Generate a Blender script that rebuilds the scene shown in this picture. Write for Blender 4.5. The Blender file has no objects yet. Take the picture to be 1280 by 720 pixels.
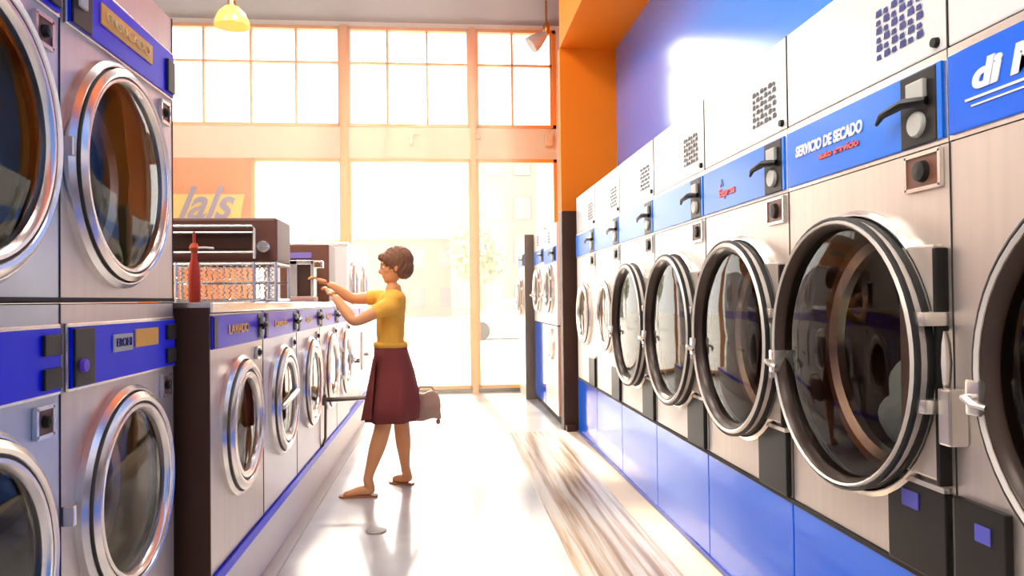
import bpy, bmesh, math, random
from mathutils import Vector, Matrix
random.seed(4)
PI = math.pi
C = bpy.context.scene.collection
# ------------------------------------------------------------------ camera model (used to place things at their measured spots)
F, YAW, PIT, ROL, H = 927.7, .0922, .0158, -.0117, 1.271
def ray(px, py):
    u, v = (px-640)/F, (py-360)/F
    c, s = math.cos(ROL), math.sin(ROL); u, v = c*u+s*v, -s*u+c*v
    xr, yf, zu = u, 1, -v
    c, s = math.cos(PIT), math.sin(PIT); yr = c*yf-s*zu; z = s*yf+c*zu
    c, s = math.cos(YAW), math.sin(YAW)
    return Vector((c*xr+s*yr, -s*xr+c*yr, z))
def at(px, py, X=None, Y=None, Z=None):
    d = ray(px, py)
    t = X/d.x if X is not None else Y/d.y if Y is not None else (Z-H)/d.z
    return Vector((d.x*t, d.y*t, d.z*t+H))
cam = bpy.data.cameras.new('camera'); co = bpy.data.objects.new('camera', cam); C.objects.link(co)
f0 = ray(640, 360); r0 = ray(640+F, 360)-f0; u0 = ray(640, 360-F)-f0
f0n, r0n, u0n = f0.normalized(), r0.normalized(), u0.normalized()
M = Matrix((r0n, u0n, -f0n)).transposed().to_4x4(); M.translation = (0, 0, H)
co.matrix_world = M
cam.sensor_width = 36; cam.lens = F*36/1280; cam.clip_start = .05; cam.clip_end = 400
bpy.context.scene.camera = co

# ------------------------------------------------------------------ materials
MATS = {}
def mat(name, col, rough=.5, metal=0., coat=0., spec=.5, emit=None, estr=0., trans=0., bump=0., bscale=40., var=0., stretch=(1,1,1)):
    if name in MATS: return MATS[name]
    m = bpy.data.materials.new(name); m.use_nodes = True
    nt = m.node_tree; b = nt.nodes['Principled BSDF']
    b.inputs['Base Color'].default_value = (*col, 1); b.inputs['Roughness'].default_value = rough
    b.inputs['Metallic'].default_value = metal; b.inputs['Specular IOR Level'].default_value = spec
    b.inputs['Coat Weight'].default_value = coat; b.inputs['Coat Roughness'].default_value = .05
    b.inputs['Transmission Weight'].default_value = trans
    if emit: b.inputs['Emission Color'].default_value = (*emit, 1); b.inputs['Emission Strength'].default_value = estr
    tc = nt.nodes.new('ShaderNodeTexCoord'); mp = nt.nodes.new('ShaderNodeMapping'); mp.inputs['Scale'].default_value = stretch
    nz = nt.nodes.new('ShaderNodeTexNoise'); nz.inputs['Scale'].default_value = bscale; nz.inputs['Detail'].default_value = 3
    nt.links.new(tc.outputs['Object'], mp.inputs[0]); nt.links.new(mp.outputs[0], nz.inputs['Vector'])
    if var:
        mx = nt.nodes.new('ShaderNodeMix'); mx.data_type = 'RGBA'
        mx.inputs[6].default_value = (*[c*(1-var) for c in col], 1); mx.inputs[7].default_value = (*[min(1, c*(1+var)) for c in col], 1)
        nt.links.new(nz.outputs['Fac'], mx.inputs[0]); nt.links.new(mx.outputs[2], b.inputs['Base Color'])
    if bump:
        bp = nt.nodes.new('ShaderNodeBump'); bp.inputs['Strength'].default_value = bump; bp.inputs['Distance'].default_value = .01
        nt.links.new(nz.outputs['Fac'], bp.inputs['Height']); nt.links.new(bp.outputs[0], b.inputs['Normal'])
    MATS[name] = m
    return m
steel = mat('brushed_steel', (.70, .62, .555), .38, .75, var=.10, bump=.02, bscale=30, stretch=(1, 1, .06))
steel_l = mat('cool_steel', (.52, .56, .64), .32, .85, var=.12, bump=.02, bscale=6, stretch=(1, 1, 1.5))
white_steel = mat('white_enamel', (.87, .82, .76), .35, .15, var=.03, bscale=3)
white_up = mat('white_cabinet_paint', (.88, .88, .87), .25, 0, coat=.4, var=.02, bscale=3)
chrome = mat('chrome', (.90, .83, .76), .24, .85)
chrome_w = mat('satin_chrome', (.83, .79, .74), .25, .9)
dark = mat('dark_plastic', (.014, .012, .011), .4, spec=.3)
rubber = mat('black_rubber', (.012, .012, .013), .5)
seam = mat('seam_shadow_gap', (.03, .025, .022), .7)
blue_band = mat('blue_control_film', (.0, .012, .85), .35, 0, spec=.25)
blue_r = mat('blue_panel_film', (.0, .20, .95), .3, 0, coat=.1, spec=.35, var=.05, bscale=2)
blue_base = mat('blue_glossy_panel', (.0, .155, .98), .10, 0, coat=.3, spec=.4)
violet = mat('violet_glow_film', (.16, .06, .72), .35, 0, spec=.3)  # lilac from the window glow on the far bands is put into this colour
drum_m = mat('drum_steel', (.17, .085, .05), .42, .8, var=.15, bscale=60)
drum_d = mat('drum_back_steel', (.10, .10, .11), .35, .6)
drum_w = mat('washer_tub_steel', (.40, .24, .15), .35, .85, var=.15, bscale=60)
yellow = mat('yellow_door_seal', (.80, .52, .10), .4)
orange_p = mat('orange_wall_paint', (1., .215, .004), .6, spec=.2, var=.03, bscale=4)
orange_s = mat('orange_plate', (.95, .48, .05), .4)
grey_plate = mat('grey_plate', (.55, .55, .50), .4)
beige = mat('beige_band_paint', (.80, .66, .44), .6, var=.02, bscale=3)
frame_m = mat('orange_window_frame', (.95, .33, .03), .45)
cream = mat('cream_paint', (.90, .84, .74), .5)
ceil_m = mat('grey_ceiling_paint', (.24, .24, .29), .7, var=.02, bscale=2)
wall_m = mat('warm_white_wall_paint', (.82, .78, .72), .6, var=.02, bscale=2)
blue_wall = mat('glossy_blue_wall_paint', (.0, .26, 1.), .17, 0, coat=.9, spec=.9)
blue_wall.node_tree.nodes['Principled BSDF'].inputs['Coat Roughness'].default_value = .12; blue_wall.node_tree.nodes['Principled BSDF'].inputs['IOR'].default_value = 1.5
brown = mat('dark_brown_panel', (.06, .022, .012), .5, .2, var=.2, bscale=5)
brown_box = mat('brown_box_panel', (.20, .075, .045), .4, 0, var=.08, bscale=5)
ring_m = mat('pale_satin_ring', (.86, .80, .72), .38, .35)
lip_m = mat('dark_brown_door_lip', (.05, .028, .02), .3, .3)
brass = mat('brass', (.65, .35, .12), .25, 1.)
red = mat('red_plastic', (.75, .06, .02), .35)
white_ink = mat('white_print', (.95, .95, .95), .5)
red_ink = mat('red_print', (.80, .12, .10), .5)
navy_ink = mat('navy_print', (.02, .03, .22), .5)
grey_ink = mat('violet_grey_print', (.24, .20, .36), .5)
yellow_sign = mat('yellow_sign_face', (1., .66, .06), .5)
tan = mat('tan_floor_strip', (.80, .60, .36), .45, var=.05, bscale=5)
greystrip = mat('grey_floor_strip', (.48, .45, .43), .5, var=.05, bscale=5)
skin = mat('skin', (.78, .34, .13), .5, var=.03, bscale=8)
shirt_m = mat('mustard_knit', (.92, .46, .05), .8, bump=.3, bscale=120)
skirt_m = mat('burgundy_cloth', (.20, .03, .025), .85, bump=.3, bscale=90)
pink_m = mat('dusty_pink_lining', (.62, .30, .24), .8)
hair_m = mat('dark_brown_hair', (.22, .085, .03), .5, bump=.8, bscale=30, stretch=(6, 6, 1))
shoe_m = mat('tan_leather', (.42, .16, .06), .45)
bag_m = mat('taupe_bag_cloth', (.42, .26, .19), .7, bump=.2, bscale=60)
towel_b = mat('pale_blue_towel', (.55, .80, .90), .9, bump=.5, bscale=60)
towel_w = mat('white_towel', (.85, .83, .78), .9, bump=.5, bscale=60)
towel_r = mat('red_cloth', (.6, .06, .04), .9, bump=.5, bscale=60)
asphalt = mat('pale_pavement', (.75, .72, .67), .8, var=.04, bscale=.5)
bld1 = mat('pale_building_render', (.20, .19, .16), .8, var=.05, bscale=.3)
bld_w = mat('building_window_glass', (.15, .16, .17), .2)
leaf_m = mat('leaf_green', (.30, .32, .20), .8, bump=.6, bscale=3, var=.3)
bark = mat('bark', (.25, .17, .10), .9)
lampglass = mat('yellow_lamp_shade', (.85, .62, .12), .35, 0, coat=.5, emit=(1, .72, .2), estr=.35)
clearglass = mat('frosted_lamp_glass', (.85, .82, .78), .25, 0, trans=.3)
light_m = mat('fill_light_glow', (1, 1, 1), .5, emit=(1, .95, .88), estr=13)
def glassmat(name, tint, ior=1.5, rough=.02):
    m = bpy.data.materials.new(name); m.use_nodes = True; nt = m.node_tree; nt.nodes.clear()
    o = nt.nodes.new('ShaderNodeOutputMaterial'); mx = nt.nodes.new('ShaderNodeMixShader')
    t = nt.nodes.new('ShaderNodeBsdfTransparent'); t.inputs[0].default_value = (*tint, 1)
    g = nt.nodes.new('ShaderNodeBsdfGlossy'); g.inputs['Roughness'].default_value = rough
    fr = nt.nodes.new('ShaderNodeFresnel'); fr.inputs[0].default_value = ior
    nt.links.new(fr.outputs[0], mx.inputs[0]); nt.links.new(t.outputs[0], mx.inputs[1]); nt.links.new(g.outputs[0], mx.inputs[2])
    nt.links.new(mx.outputs[0], o.inputs[0]); return m
door_glass = glassmat('door_glass', (.66, .56, .48), 1.3)
win_glass = glassmat('window_glass', (.99, .99, .98), 1.25)
def floor_mat():
    m = bpy.data.materials.new('polished_pale_floor'); m.use_nodes = True; nt = m.node_tree; b = nt.nodes['Principled BSDF']
    tc = nt.nodes.new('ShaderNodeTexCoord'); nz = nt.nodes.new('ShaderNodeTexNoise'); nz.inputs['Scale'].default_value = 1.3; nz.inputs['Detail'].default_value = 5
    nt.links.new(tc.outputs['Object'], nz.inputs['Vector'])
    cr = nt.nodes.new('ShaderNodeValToRGB'); cr.color_ramp.elements[0].color = (.42, .41, .40, 1); cr.color_ramp.elements[1].color = (.58, .575, .57, 1)
    cr.color_ramp.elements[0].position = .35; cr.color_ramp.elements[1].position = .6
    nt.links.new(nz.outputs['Fac'], cr.inputs[0]); nt.links.new(cr.outputs[0], b.inputs['Base Color'])
    b.inputs['Roughness'].default_value = .22; b.inputs['Coat Weight'].default_value = .3
    return m
def reflect_streak_mat():  # brown and cream streaks painted to imitate machine reflections in the floor
    m = bpy.data.materials.new('floor_reflection_streaks'); m.use_nodes = True; nt = m.node_tree; b = nt.nodes['Principled BSDF']
    tc = nt.nodes.new('ShaderNodeTexCoord'); mp = nt.nodes.new('ShaderNodeMapping'); mp.inputs['Scale'].default_value = (22, .55, 1)
    nz = nt.nodes.new('ShaderNodeTexNoise'); nz.inputs['Scale'].default_value = 1.; nz.inputs['Detail'].default_value = 4; nz.inputs['Roughness'].default_value = .6
    nt.links.new(tc.outputs['Object'], mp.inputs[0]); nt.links.new(mp.outputs[0], nz.inputs['Vector'])
    cr = nt.nodes.new('ShaderNodeValToRGB'); e = cr.color_ramp.elements
    e[0].position = .40; e[0].color = (.22, .13, .08, 1); e[1].position = .56; e[1].color = (.50, .45, .39, 1)
    n = e.new(.48); n.color = (.38, .27, .18, 1)
    nt.links.new(nz.outputs['Fac'], cr.inputs[0]); nt.links.new(cr.outputs[0], b.inputs['Base Color'])
    b.inputs['Roughness'].default_value = .25
    return m
floor_m, reflect_streak_m = floor_mat(), reflect_streak_mat()

# ------------------------------------------------------------------ mesh helpers
class MB:
    def __init__(s): s.v = []; s.f = []
    def add(s, vs, fs):
        n = len(s.v); s.v += [tuple(v) for v in vs]; s.f += [tuple(n+i for i in f) for f in fs]; return s
    def box(s, x0, x1, y0, y1, z0, z1, bev=0):
        x0, x1 = min(x0, x1), max(x0, x1); y0, y1 = min(y0, y1), max(y0, y1); z0, z1 = min(z0, z1), max(z0, z1)
        bm = bmesh.new(); bmesh.ops.create_cube(bm, size=1)
        for v in bm.verts: v.co = ((x0+x1)/2+v.co.x*(x1-x0), (y0+y1)/2+v.co.y*(y1-y0), (z0+z1)/2+v.co.z*(z1-z0))
        if bev: bmesh.ops.bevel(bm, geom=bm.edges[:], offset=bev, segments=2, affect='EDGES', profile=.6)
        bm.verts.index_update(); s.add([v.co[:] for v in bm.verts], [[v.index for v in f.verts] for f in bm.faces]); bm.free(); return s
    def lathe(s, prof, c=(0, 0, 0), axis='y', n=56, closed=False):
        k = len(prof); vs = []; fs = []
        for i in range(n):
            a = 2*PI*i/n
            for r, h in prof:
                if axis == 'y': vs.append((c[0]+r*math.cos(a), c[1]+h, c[2]+r*math.sin(a)))
                elif axis == 'z': vs.append((c[0]+r*math.cos(a), c[1]+r*math.sin(a), c[2]+h))
                else: vs.append((c[0]+h, c[1]+r*math.cos(a), c[2]+r*math.sin(a)))
        for i in range(n):
            j = (i+1) % n
            for q in range(k if closed else k-1):
                w = (q+1) % k
                fs.append((i*k+q, j*k+q, j*k+w, i*k+w))
        return s.add(vs, fs)
    def tube(s, pts, r, n=8):
        pts = [Vector(p) for p in pts]; rs = r if isinstance(r, (list, tuple)) else [r]*len(pts)
        vs = []; fs = []
        for i, p in enumerate(pts):
            d = (pts[min(i+1, len(pts)-1)]-pts[max(i-1, 0)]).normalized()
            a = d.orthogonal().normalized() if i == 0 else (pa-d*pa.dot(d)).normalized()
            pa = a; b = d.cross(a)
            for k in range(n):
                t = 2*PI*k/n; vs.append(p+rs[i]*(math.cos(t)*a+math.sin(t)*b))
        m = len(pts)
        for i in range(m-1):
            for k in range(n):
                j = (k+1) % n; fs.append((i*n+k, i*n+j, (i+1)*n+j, (i+1)*n+k))
        fs.append(tuple(range(n-1, -1, -1))); fs.append(tuple((m-1)*n+k for k in range(n)))
        return s.add(vs, fs)
    def plate_hole(s, x0, x1, z0, z1, cx, cz, r, y=0, thick=.03, n=64):
        ang = [2*PI*i/n for i in range(n)]; outer = []
        for a in ang:
            dx, dz = math.cos(a), math.sin(a); ts = []
            if dx > 1e-9: ts.append((x1-cx)/dx)
            if dx < -1e-9: ts.append((x0-cx)/dx)
            if dz > 1e-9: ts.append((z1-cz)/dz)
            if dz < -1e-9: ts.append((z0-cz)/dz)
            t = min(ts); outer.append([cx+t*dx, cz+t*dz])
        for X, Z in ((x0, z0), (x1, z0), (x0, z1), (x1, z1)):
            i = min(range(n), key=lambda q: (outer[q][0]-X)**2+(outer[q][1]-Z)**2); outer[i] = [X, Z]
        vs = [(o[0], y, o[1]) for o in outer]+[(cx+r*math.cos(a), y, cz+r*math.sin(a)) for a in ang]
        vs += [(cx+r*math.cos(a), y+thick, cz+r*math.sin(a)) for a in ang]
        fs = []
        for i in range(n):
            j = (i+1) % n
            fs.append((i, j, n+j, n+i)); fs.append((n+i, n+j, 2*n+j, 2*n+i))
        return s.add(vs, fs)
    def build(s, name, m, parent=None, smooth=False, recalc=True):
        me = bpy.data.meshes.new(name); me.from_pydata(s.v, [], s.f)
        if recalc:
            bm = bmesh.new(); bm.from_mesh(me); bmesh.ops.recalc_face_normals(bm, faces=bm.faces[:]); bm.to_mesh(me); bm.free()
        if smooth:
            for p in me.polygons: p.use_smooth = True
            try: me.set_sharp_from_angle(angle=math.radians(38))
            except Exception: pass
        me.materials.append(m)
        o = bpy.data.objects.new(name, me); C.objects.link(o)
        if parent: o.parent = parent
        return o
def tag(o, label=None, cat=None, group=None, kind=None):
    if label: o['label'] = label
    if cat: o['category'] = cat
    if group: o['group'] = group
    if kind: o['kind'] = kind
    return o
def empty(name, loc, rz=0, label=None, cat=None, group=None):
    o = bpy.data.objects.new(name, None); C.objects.link(o); o.location = loc; o.rotation_euler = (0, 0, rz); o.empty_display_size = .1
    return tag(o, label, cat, group)
def struct(name, mb, m, parent=None):
    o = mb.build(name, m, parent)
    if not parent: o['kind'] = 'structure'
    return o
def text_mesh(name, s, size, m, parent, loc, shear=0, width=None, bold=0, rot=(PI/2, 0, 0)):
    cu = bpy.data.curves.new(name, 'FONT'); cu.body = s; cu.size = size; cu.shear = shear; cu.extrude = .0015; cu.offset = bold; cu.align_x = 'CENTER'; cu.align_y = 'CENTER'
    t = bpy.data.objects.new(name, cu); C.objects.link(t); bpy.context.view_layer.update()
    me = bpy.data.meshes.new_from_object(t.evaluated_get(bpy.context.evaluated_depsgraph_get())); bpy.data.objects.remove(t)
    if width:
        xs = [v.co.x for v in me.vertices]; k = width/(max(xs)-min(xs))
        for v in me.vertices: v.co.x *= k
    me.materials.clear(); me.materials.append(m)
    o = bpy.data.objects.new(name, me); C.objects.link(o); o.parent = parent; o.location = loc; o.rotation_euler = rot
    return o

# ------------------------------------------------------------------ the setting
YW = 10.3; K = YW/9.47
def kx(x): return x*K
def kz(z): return (z-H)*K+H
ZC = kz(4.80)
struct('floor', MB().box(-4.2, 1.9, -3, YW+.1, -.1, 0), floor_m)
struct('trim_1', MB().box(.60, 1.08, -1, 7.1, 0, .002), reflect_streak_m)  # strip carrying the painted reflections of the dryers
struct('trim_2', MB().box(1.08, 1.262, -1, 7.1, 0, .004), tan)
struct('ceiling', MB().box(-4.2, 1.9, -3, YW+.1, ZC, ZC+.15), ceil_m)
struct('wall_left', MB().box(-4.2, -4.05, -3, YW, 0, ZC), wall_m)
struct('wall_back', MB().box(-4.2, 2.0, -3.15, -3, 0, ZC), wall_m)
struct('wall_right', MB().box(1.75, 1.9, -3, 7.3, 0, 3.78), blue_wall)
struct('trim_3', MB().box(1.18, 1.9, -3, 7.3, 3.78, ZC), orange_p)              # bulkhead above the dryers
struct('wall_right_end', MB().box(1.18, 1.9, 7.3, 7.42, 0, 3.78), orange_p)
struct('wall_right_far', MB().box(1.75, 1.9, 7.42, YW, 0, ZC), orange_p)
# window wall
ml = [kx(x) for x in (-3.50, -2.93, -2.36, -1.81, -1.235, -.68, -.18, .385, .907, 1.41)]
zb, zt, zm = kz(3.47), kz(4.74), kz(4.28); zl = kz(3.07)
thick = {4, 7}
XR = kx(1.47)
struct('wall_front', MB().box(-4.2, ml[2], YW, YW+.18, 0, zl), orange_p)
struct('trim_4', MB().box(-4.2, XR, YW-.02, YW+.16, zl, zb), beige)
struct('trim_5', MB().box(-4.2, XR, YW-.03, YW+.16, zt, ZC), cream)
struct('trim_6', MB().box(XR, 1.9, YW-.03, YW+.16, 0, ZC), cream)
def window(n, x0, x1, z0, z1, bars, hbar, low=False):
    w = empty('window_%d' % n, ((x0+x1)/2, YW, z0)); w['kind'] = 'structure'
    cx = (x0+x1)/2; fr = MB(); t = .045
    X0, X1 = x0-cx, x1-cx; h = z1-z0
    fr.box(X0, X0+t, -.04, .06, 0, h); fr.box(X1-t, X1, -.04, .06, 0, h); fr.box(X0, X1, -.04, .06, 0, t if not low else .10); fr.box(X0, X1, -.04, .06, h-t, h)
    for b in bars: fr.box(b-cx-.015, b-cx+.015, -.03, .04, 0, h)
    if hbar: fr.box(X0, X1, -.03, .04, hbar-z0-.015, hbar-z0+.015)
    o = fr.build('window_frame', frame_m, w)
    g = MB().box(X0+.01, X1-.01, 0, .008, .02, h-.02).build('window_pane', win_glass, w)
    if low:
        MB().box(X0, X1, -.07, .1, 0, .05).build('window_sill', dark, w)
    return w
window(1, -4.15, ml[4]-.02, zb, zt, ml[0:4], zm)
window(2, ml[4]+.06, ml[7]-.02, zb, zt, ml[5:7], zm)
window(3, ml[7]+.05, XR, zb, zt, ml[8:10], zm)
window(4, ml[2], ml[4]-.01, 0.0, zl, [], None, True)
window(5, ml[4]+.06, ml[7]-.01, 0.0, zl, [], None, True)
window(6, ml[7]+.04, XR, 0.0, zl, [], None, True)
for i, k in enumerate((4, 7)):
    struct('trim_%d' % (7+i), MB().box(ml[k]-.03, ml[k]+.07 if k == 4 else ml[k]+.05, YW-.09, YW+.1, 0, zt), frame_m)

# ------------------------------------------------------------------ outside
struct('ground', MB().box(-60, 60, YW+.2, 120, -.25, -.1), asphalt)
def building(loc, w, d, h, label, nx, nz):
    b = empty('building', loc, 0, label, 'building')
    MB().box(-w/2, w/2, 0, d, 0, h).build('wall', bld1, b)
    MB().box(-w/2-.3, w/2+.3, -.3, d+.3, h, h+.5).build('roof', cream, b)
    for i in range(nx):
        for j in range(nz):
            x = -w/2+w*(i+.5)/nx; z = h*(j+.5)/nz
            MB().box(x-.6, x+.6, -.06, .1, z-.8, z+.8).build('window', bld_w, b)
building((3.6, 52, -.1), 6, 8, 12.5, 'pale building tower seen hazily through the right-hand lower window', 3, 4)
building((-4.5, 62, -.1), 12, 8, 6.5, 'low pale building seen hazily through the wide middle window', 5, 2)
def tree(loc, h, label):
    t = empty('tree', loc, 0, label, 'tree')
    MB().tube([(0, 0, 0), (.05, 0, h*.3), (0, .1, h*.6)], [.16, .12, .07]).build('trunk', bark, t)
    mb = MB(); rr = random.Random(int(h*10))
    for i in range(420):
        a = rr.random()*2*PI; u = rr.uniform(-1, 1); r = h*.26*rr.random()**.4; q = math.sqrt(1-u*u)
        c = Vector((r*q*math.cos(a), r*q*math.sin(a), h*.68+r*u*1.15)); s = h*.035
        d1 = Vector([rr.uniform(-1, 1) for _ in range(3)]).normalized(); d2 = d1.orthogonal().normalized()
        mb.add([c+d1*s, c+d2*s, c-d1*s, c-d2*s], [(0, 1, 2, 3)])
    mb.build('crown', leaf_m, t, recalc=False)
tree((1.6, 34, -.1), 5.2, 'small leafy tree outside, in front of the tall pale building')
tree((-6.2, 36, -.1), 4.6, 'small leafy tree outside the window left of the standing person')
def car(loc, m, label):
    c = empty('parked_car', loc, 0, label, 'car')
    prof = [(-2.1, .3), (-2.1, .75), (-1.3, .88), (-.8, 1.38), (.7, 1.4), (1.3, .95), (2.05, .85), (2.1, .3)]
    vs = [(x, y, z) for y in (-.85, .85) for x, z in prof]; n = len(prof)
    fs = [tuple(range(n)), tuple(range(2*n-1, n-1, -1))]+[(i, (i+1) % n, n+(i+1) % n, n+i) for i in range(n)]
    MB().add(vs, fs).build('body', m, c)
    gl = [(-1.15, .92), (-.75, 1.3), (.62, 1.32), (1.1, .95)]
    MB().add([(x, y, z) for y in (-.865, .865) for x, z in gl], [(0, 1, 2, 3), (4, 5, 6, 7)]).build('side_window', bld_w, c, recalc=False)
    for x in (-1.35, 1.35):
        for y in (-.8, .8): MB().lathe([(0, -.1), (.32, -.1), (.32, .1), (0, .1)], (x, y, .32), 'y', 20).build('wheel', rubber, c)
car((2.6, 26, -.1), mat('silver_car_paint', (.7, .7, .7), .3, .6), 'pale silver car parked outside the right-hand lower window')

# ------------------------------------------------------------------ machine pieces (local: x along the front, -y out of the front, z up)
def door(par, cx, cz, R, glass_r, out=.07, depth=.42, body='chrome', seal=None, drum=drum_m, latch=None, back=drum_d, lip=False):
    bz = MB().lathe([(R, .0), (R, -.018), (R-.012, -.03), (R-.016, -.03), (R-.021, -.02), (R-.021, .0)], (cx, 0, cz)).build('bezel', chrome_w, par, True)
    g0 = R-.022
    MB().lathe([(g0, 0), (g0, -out*.55), (g0-.008, -out*.6), (g0-.02, -out*.6), (g0-.022, 0)], (cx, 0, cz)).build('gasket', rubber, bz, True)
    r1 = g0-.005; w = r1-glass_r
    prof = [(r1, -out*.55), (r1+.006, -out*.85), (r1-.004, -out), (r1-w*.25, -out*1.08), (r1-w*.45, -out*1.02), (r1-w*.5, -out*.88),
                    (r1-w*.58, -out*.86), (r1-w*.66, -out*.98), (r1-w*.85, -out*.98), (glass_r, -out*.8), (glass_r-.004, -out*.3)]
    d = MB().lathe(prof[:6] if lip else prof, (cx, 0, cz)).build('door', ring_m if lip else chrome, par, True)
    if lip:
        MB().lathe([(r1+.005, -out*.80), (r1+.009, -out*.84), (r1+.008, -out*.96), (r1+.001, -out*1.0), (r1-.001, -out*.95)], (cx, 0, cz)).build('door_edge_seal', rubber, d, True)
        MB().lathe([(r1-w*.48, -out*.85), (r1-w*.50, -out*1.0), (r1-w*.58, -out*1.0), (r1-w*.85, -out*.85), (glass_r-.002, -out*.6), (glass_r-.004, -out*.3)], (cx, 0, cz)).build('door_lip', lip_m, d, True)
    else:
        MB().lathe([(r1-w*.47, -out*.9), (r1-w*.5, -out*.93), (r1-w*.62, -out*.93), (r1-w*.64, -out*.87)], (cx, 0, cz)).build('door_groove', rubber, d, True)
    MB().lathe([(glass_r, -out*.62), (glass_r*.97, -out*.66), (glass_r*.8, -out*.72), (glass_r*.5, -out*.78), (.001, -out*.8)], (cx, 0, cz)).build('door_glass', door_glass, d, True)
    # tub and drum
    rd = glass_r+.006
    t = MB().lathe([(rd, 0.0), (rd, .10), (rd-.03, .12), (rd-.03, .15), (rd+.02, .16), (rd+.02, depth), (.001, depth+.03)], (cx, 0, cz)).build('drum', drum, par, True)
    MB().lathe([(rd-.028, .10), (rd-.055, .115), (rd-.06, .14), (rd-.03, .15)], (cx, 0, cz)).build('drum_rim', chrome_w, t, True)
    if seal: MB().lathe([(rd-.001, 0.012), (rd-.012, .02), (rd-.012, .08), (rd-.025, .10)], (cx, 0, cz)).build('door_seal', seal, t, True)
    MB().lathe([(rd*.55, depth-.005), (rd*.55, depth-.02), (rd*.50, depth-.02), (rd*.48, depth-.004)], (cx, 0, cz)).build('back_ring', chrome_w, t, True)
    for k in range(3):
        a = k*2*PI/3+.6; ca, sa = math.cos(a), math.sin(a); rr = rd-.035
        p = lambda r, s, y: (cx+r*ca-s*sa, y, cz+r*sa+s*ca)
        MB().add([p(rr+.05, -.05, .17), p(rr+.05, .05, .17), p(rr-.05, 0, .17), p(rr+.05, -.05, depth), p(rr+.05, .05, depth), p(rr-.05, 0, depth)],
                 [(0, 1, 2), (5, 4, 3), (0, 3, 4, 1), (1, 4, 5, 2), (2, 5, 3, 0)]).build('baffle', drum, t)
    if latch:
        side, lz = latch
        x = cx+side*(r1-.01)
        l = MB().box(x-.02, x+.022, -out-.012, -.01, cz+lz-.04, cz+lz+.04, .005)
        l.tube([(x, -out-.005, cz+lz), (x, -out-.03, cz+lz), (x-side*.03, -out-.032, cz+lz-.01), (x-side*.055, -out-.02, cz+lz-.015)], [.009, .009, .008, .007])
        l.build('door_latch', chrome_w, d, True)
        x2 = cx-side*(r1-.005)
        for dz in (-.11, .11): MB().box(x2-.012, x2+.03 if side < 0 else x2+.012, -out+.01, -.002, cz+dz-.018, cz+dz+.018, .004).build('door_hinge', chrome_w, d, True)
    return d
def shell(par, w, d, z0, z1, m, cx, cz, r, name='cabinet', split=True):
    b = MB(); x0, x1 = -w/2+.003, w/2-.003
    b.plate_hole(x0, x1, z0+.003, z1-.003, cx, cz, r)
    zz0, zz1 = z0+.003, z1-.003
    b.add([(x0, 0, zz0), (x1, 0, zz0), (x1, 0, zz1), (x0, 0, zz1), (x0, d, zz0), (x1, d, zz0), (x1, d, zz1), (x0, d, zz1)],
          [(0, 4, 7, 3), (1, 2, 6, 5), (0, 1, 5, 4), (3, 7, 6, 2), (4, 5, 6, 7)])
    return b.build(name, m, par)
def lever_unit(par, x0, x1, z0, z1, y=-.012):
    """coin mechanism: dark recessed plate, chrome slot block, black lever pointing away"""
    c = MB().box(x0, x1, y, .0, z0, z1, .004).build('coin_slot_panel', dark, par)
    w, h = x1-x0, z1-z0
    MB().box(x0+w*.30, x1-w*.22, y-.014, y, z0+h*.60, z1-h*.14, .004).build('coin_block', grey_plate, c)
    MB().lathe([(.001, -.012), (w*.20, -.012), (w*.23, -.006), (w*.23, 0)], ((x0+x1)/2, y, z0+h*.28), 'y', 20).build('coin_return', grey_plate, c, True)
    MB().tube([(x0+w*.8, y-.005, z0+h*.55), (x0+w*.4, y-.03, z0+h*.58), (x0-w*.2, y-.035, z0+h*.53), (x0-w*.42, y-.03, z0+h*.44)], [.012, .014, .010, .005]).build('lever', dark, c, True)
    return c
def display(par, x0, x1, z0, z1, name='display_window'):
    d = MB().box(x0, x1, -.008, 0, z0, z1, .002).build(name, brown_box, par)
    m = MB(); t = (x1-x0)*.12
    m.box(x0-.002, x1+.002, -.012, -.001, z1-.006, z1+.004); m.box(x0-.002, x1+.002, -.012, -.001, z0-.004, z0+.006); m.box(x0-.004, x0+.006, -.012, -.001, z0, z1); m.box(x1-.006, x1+.004, -.012, -.001, z0, z1)
    m.build('display_frame', chrome_w, d)
    MB().lathe([(.001, -.02), ((x1-x0)*.18, -.018), ((x1-x0)*.22, 0)], ((x0+x1)/2, -.004, (z0+z1)/2), 'y', 16).build('knob', dark, d, True)
    return d
def notice(par, x0, x1, z0, z1, nx, nz, m):
    b = MB(); cw, ch = (x1-x0)/nx, (z1-z0)/nz
    for i in range(nx):
        for j in range(nz):
            q = .80 if (i+j) % 2 else .62
            x = x0+cw*i; z = z0+ch*j
            b.add([(x, -.003, z), (x+cw*q, -.003, z+ch*.06), (x+cw*q*.94, -.003, z+ch*q), (x+cw*.08, -.003, z+ch*q*.94)], [(0, 1, 2, 3)])
    return b.build('printed_chart', m, par, recalc=False)

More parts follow.
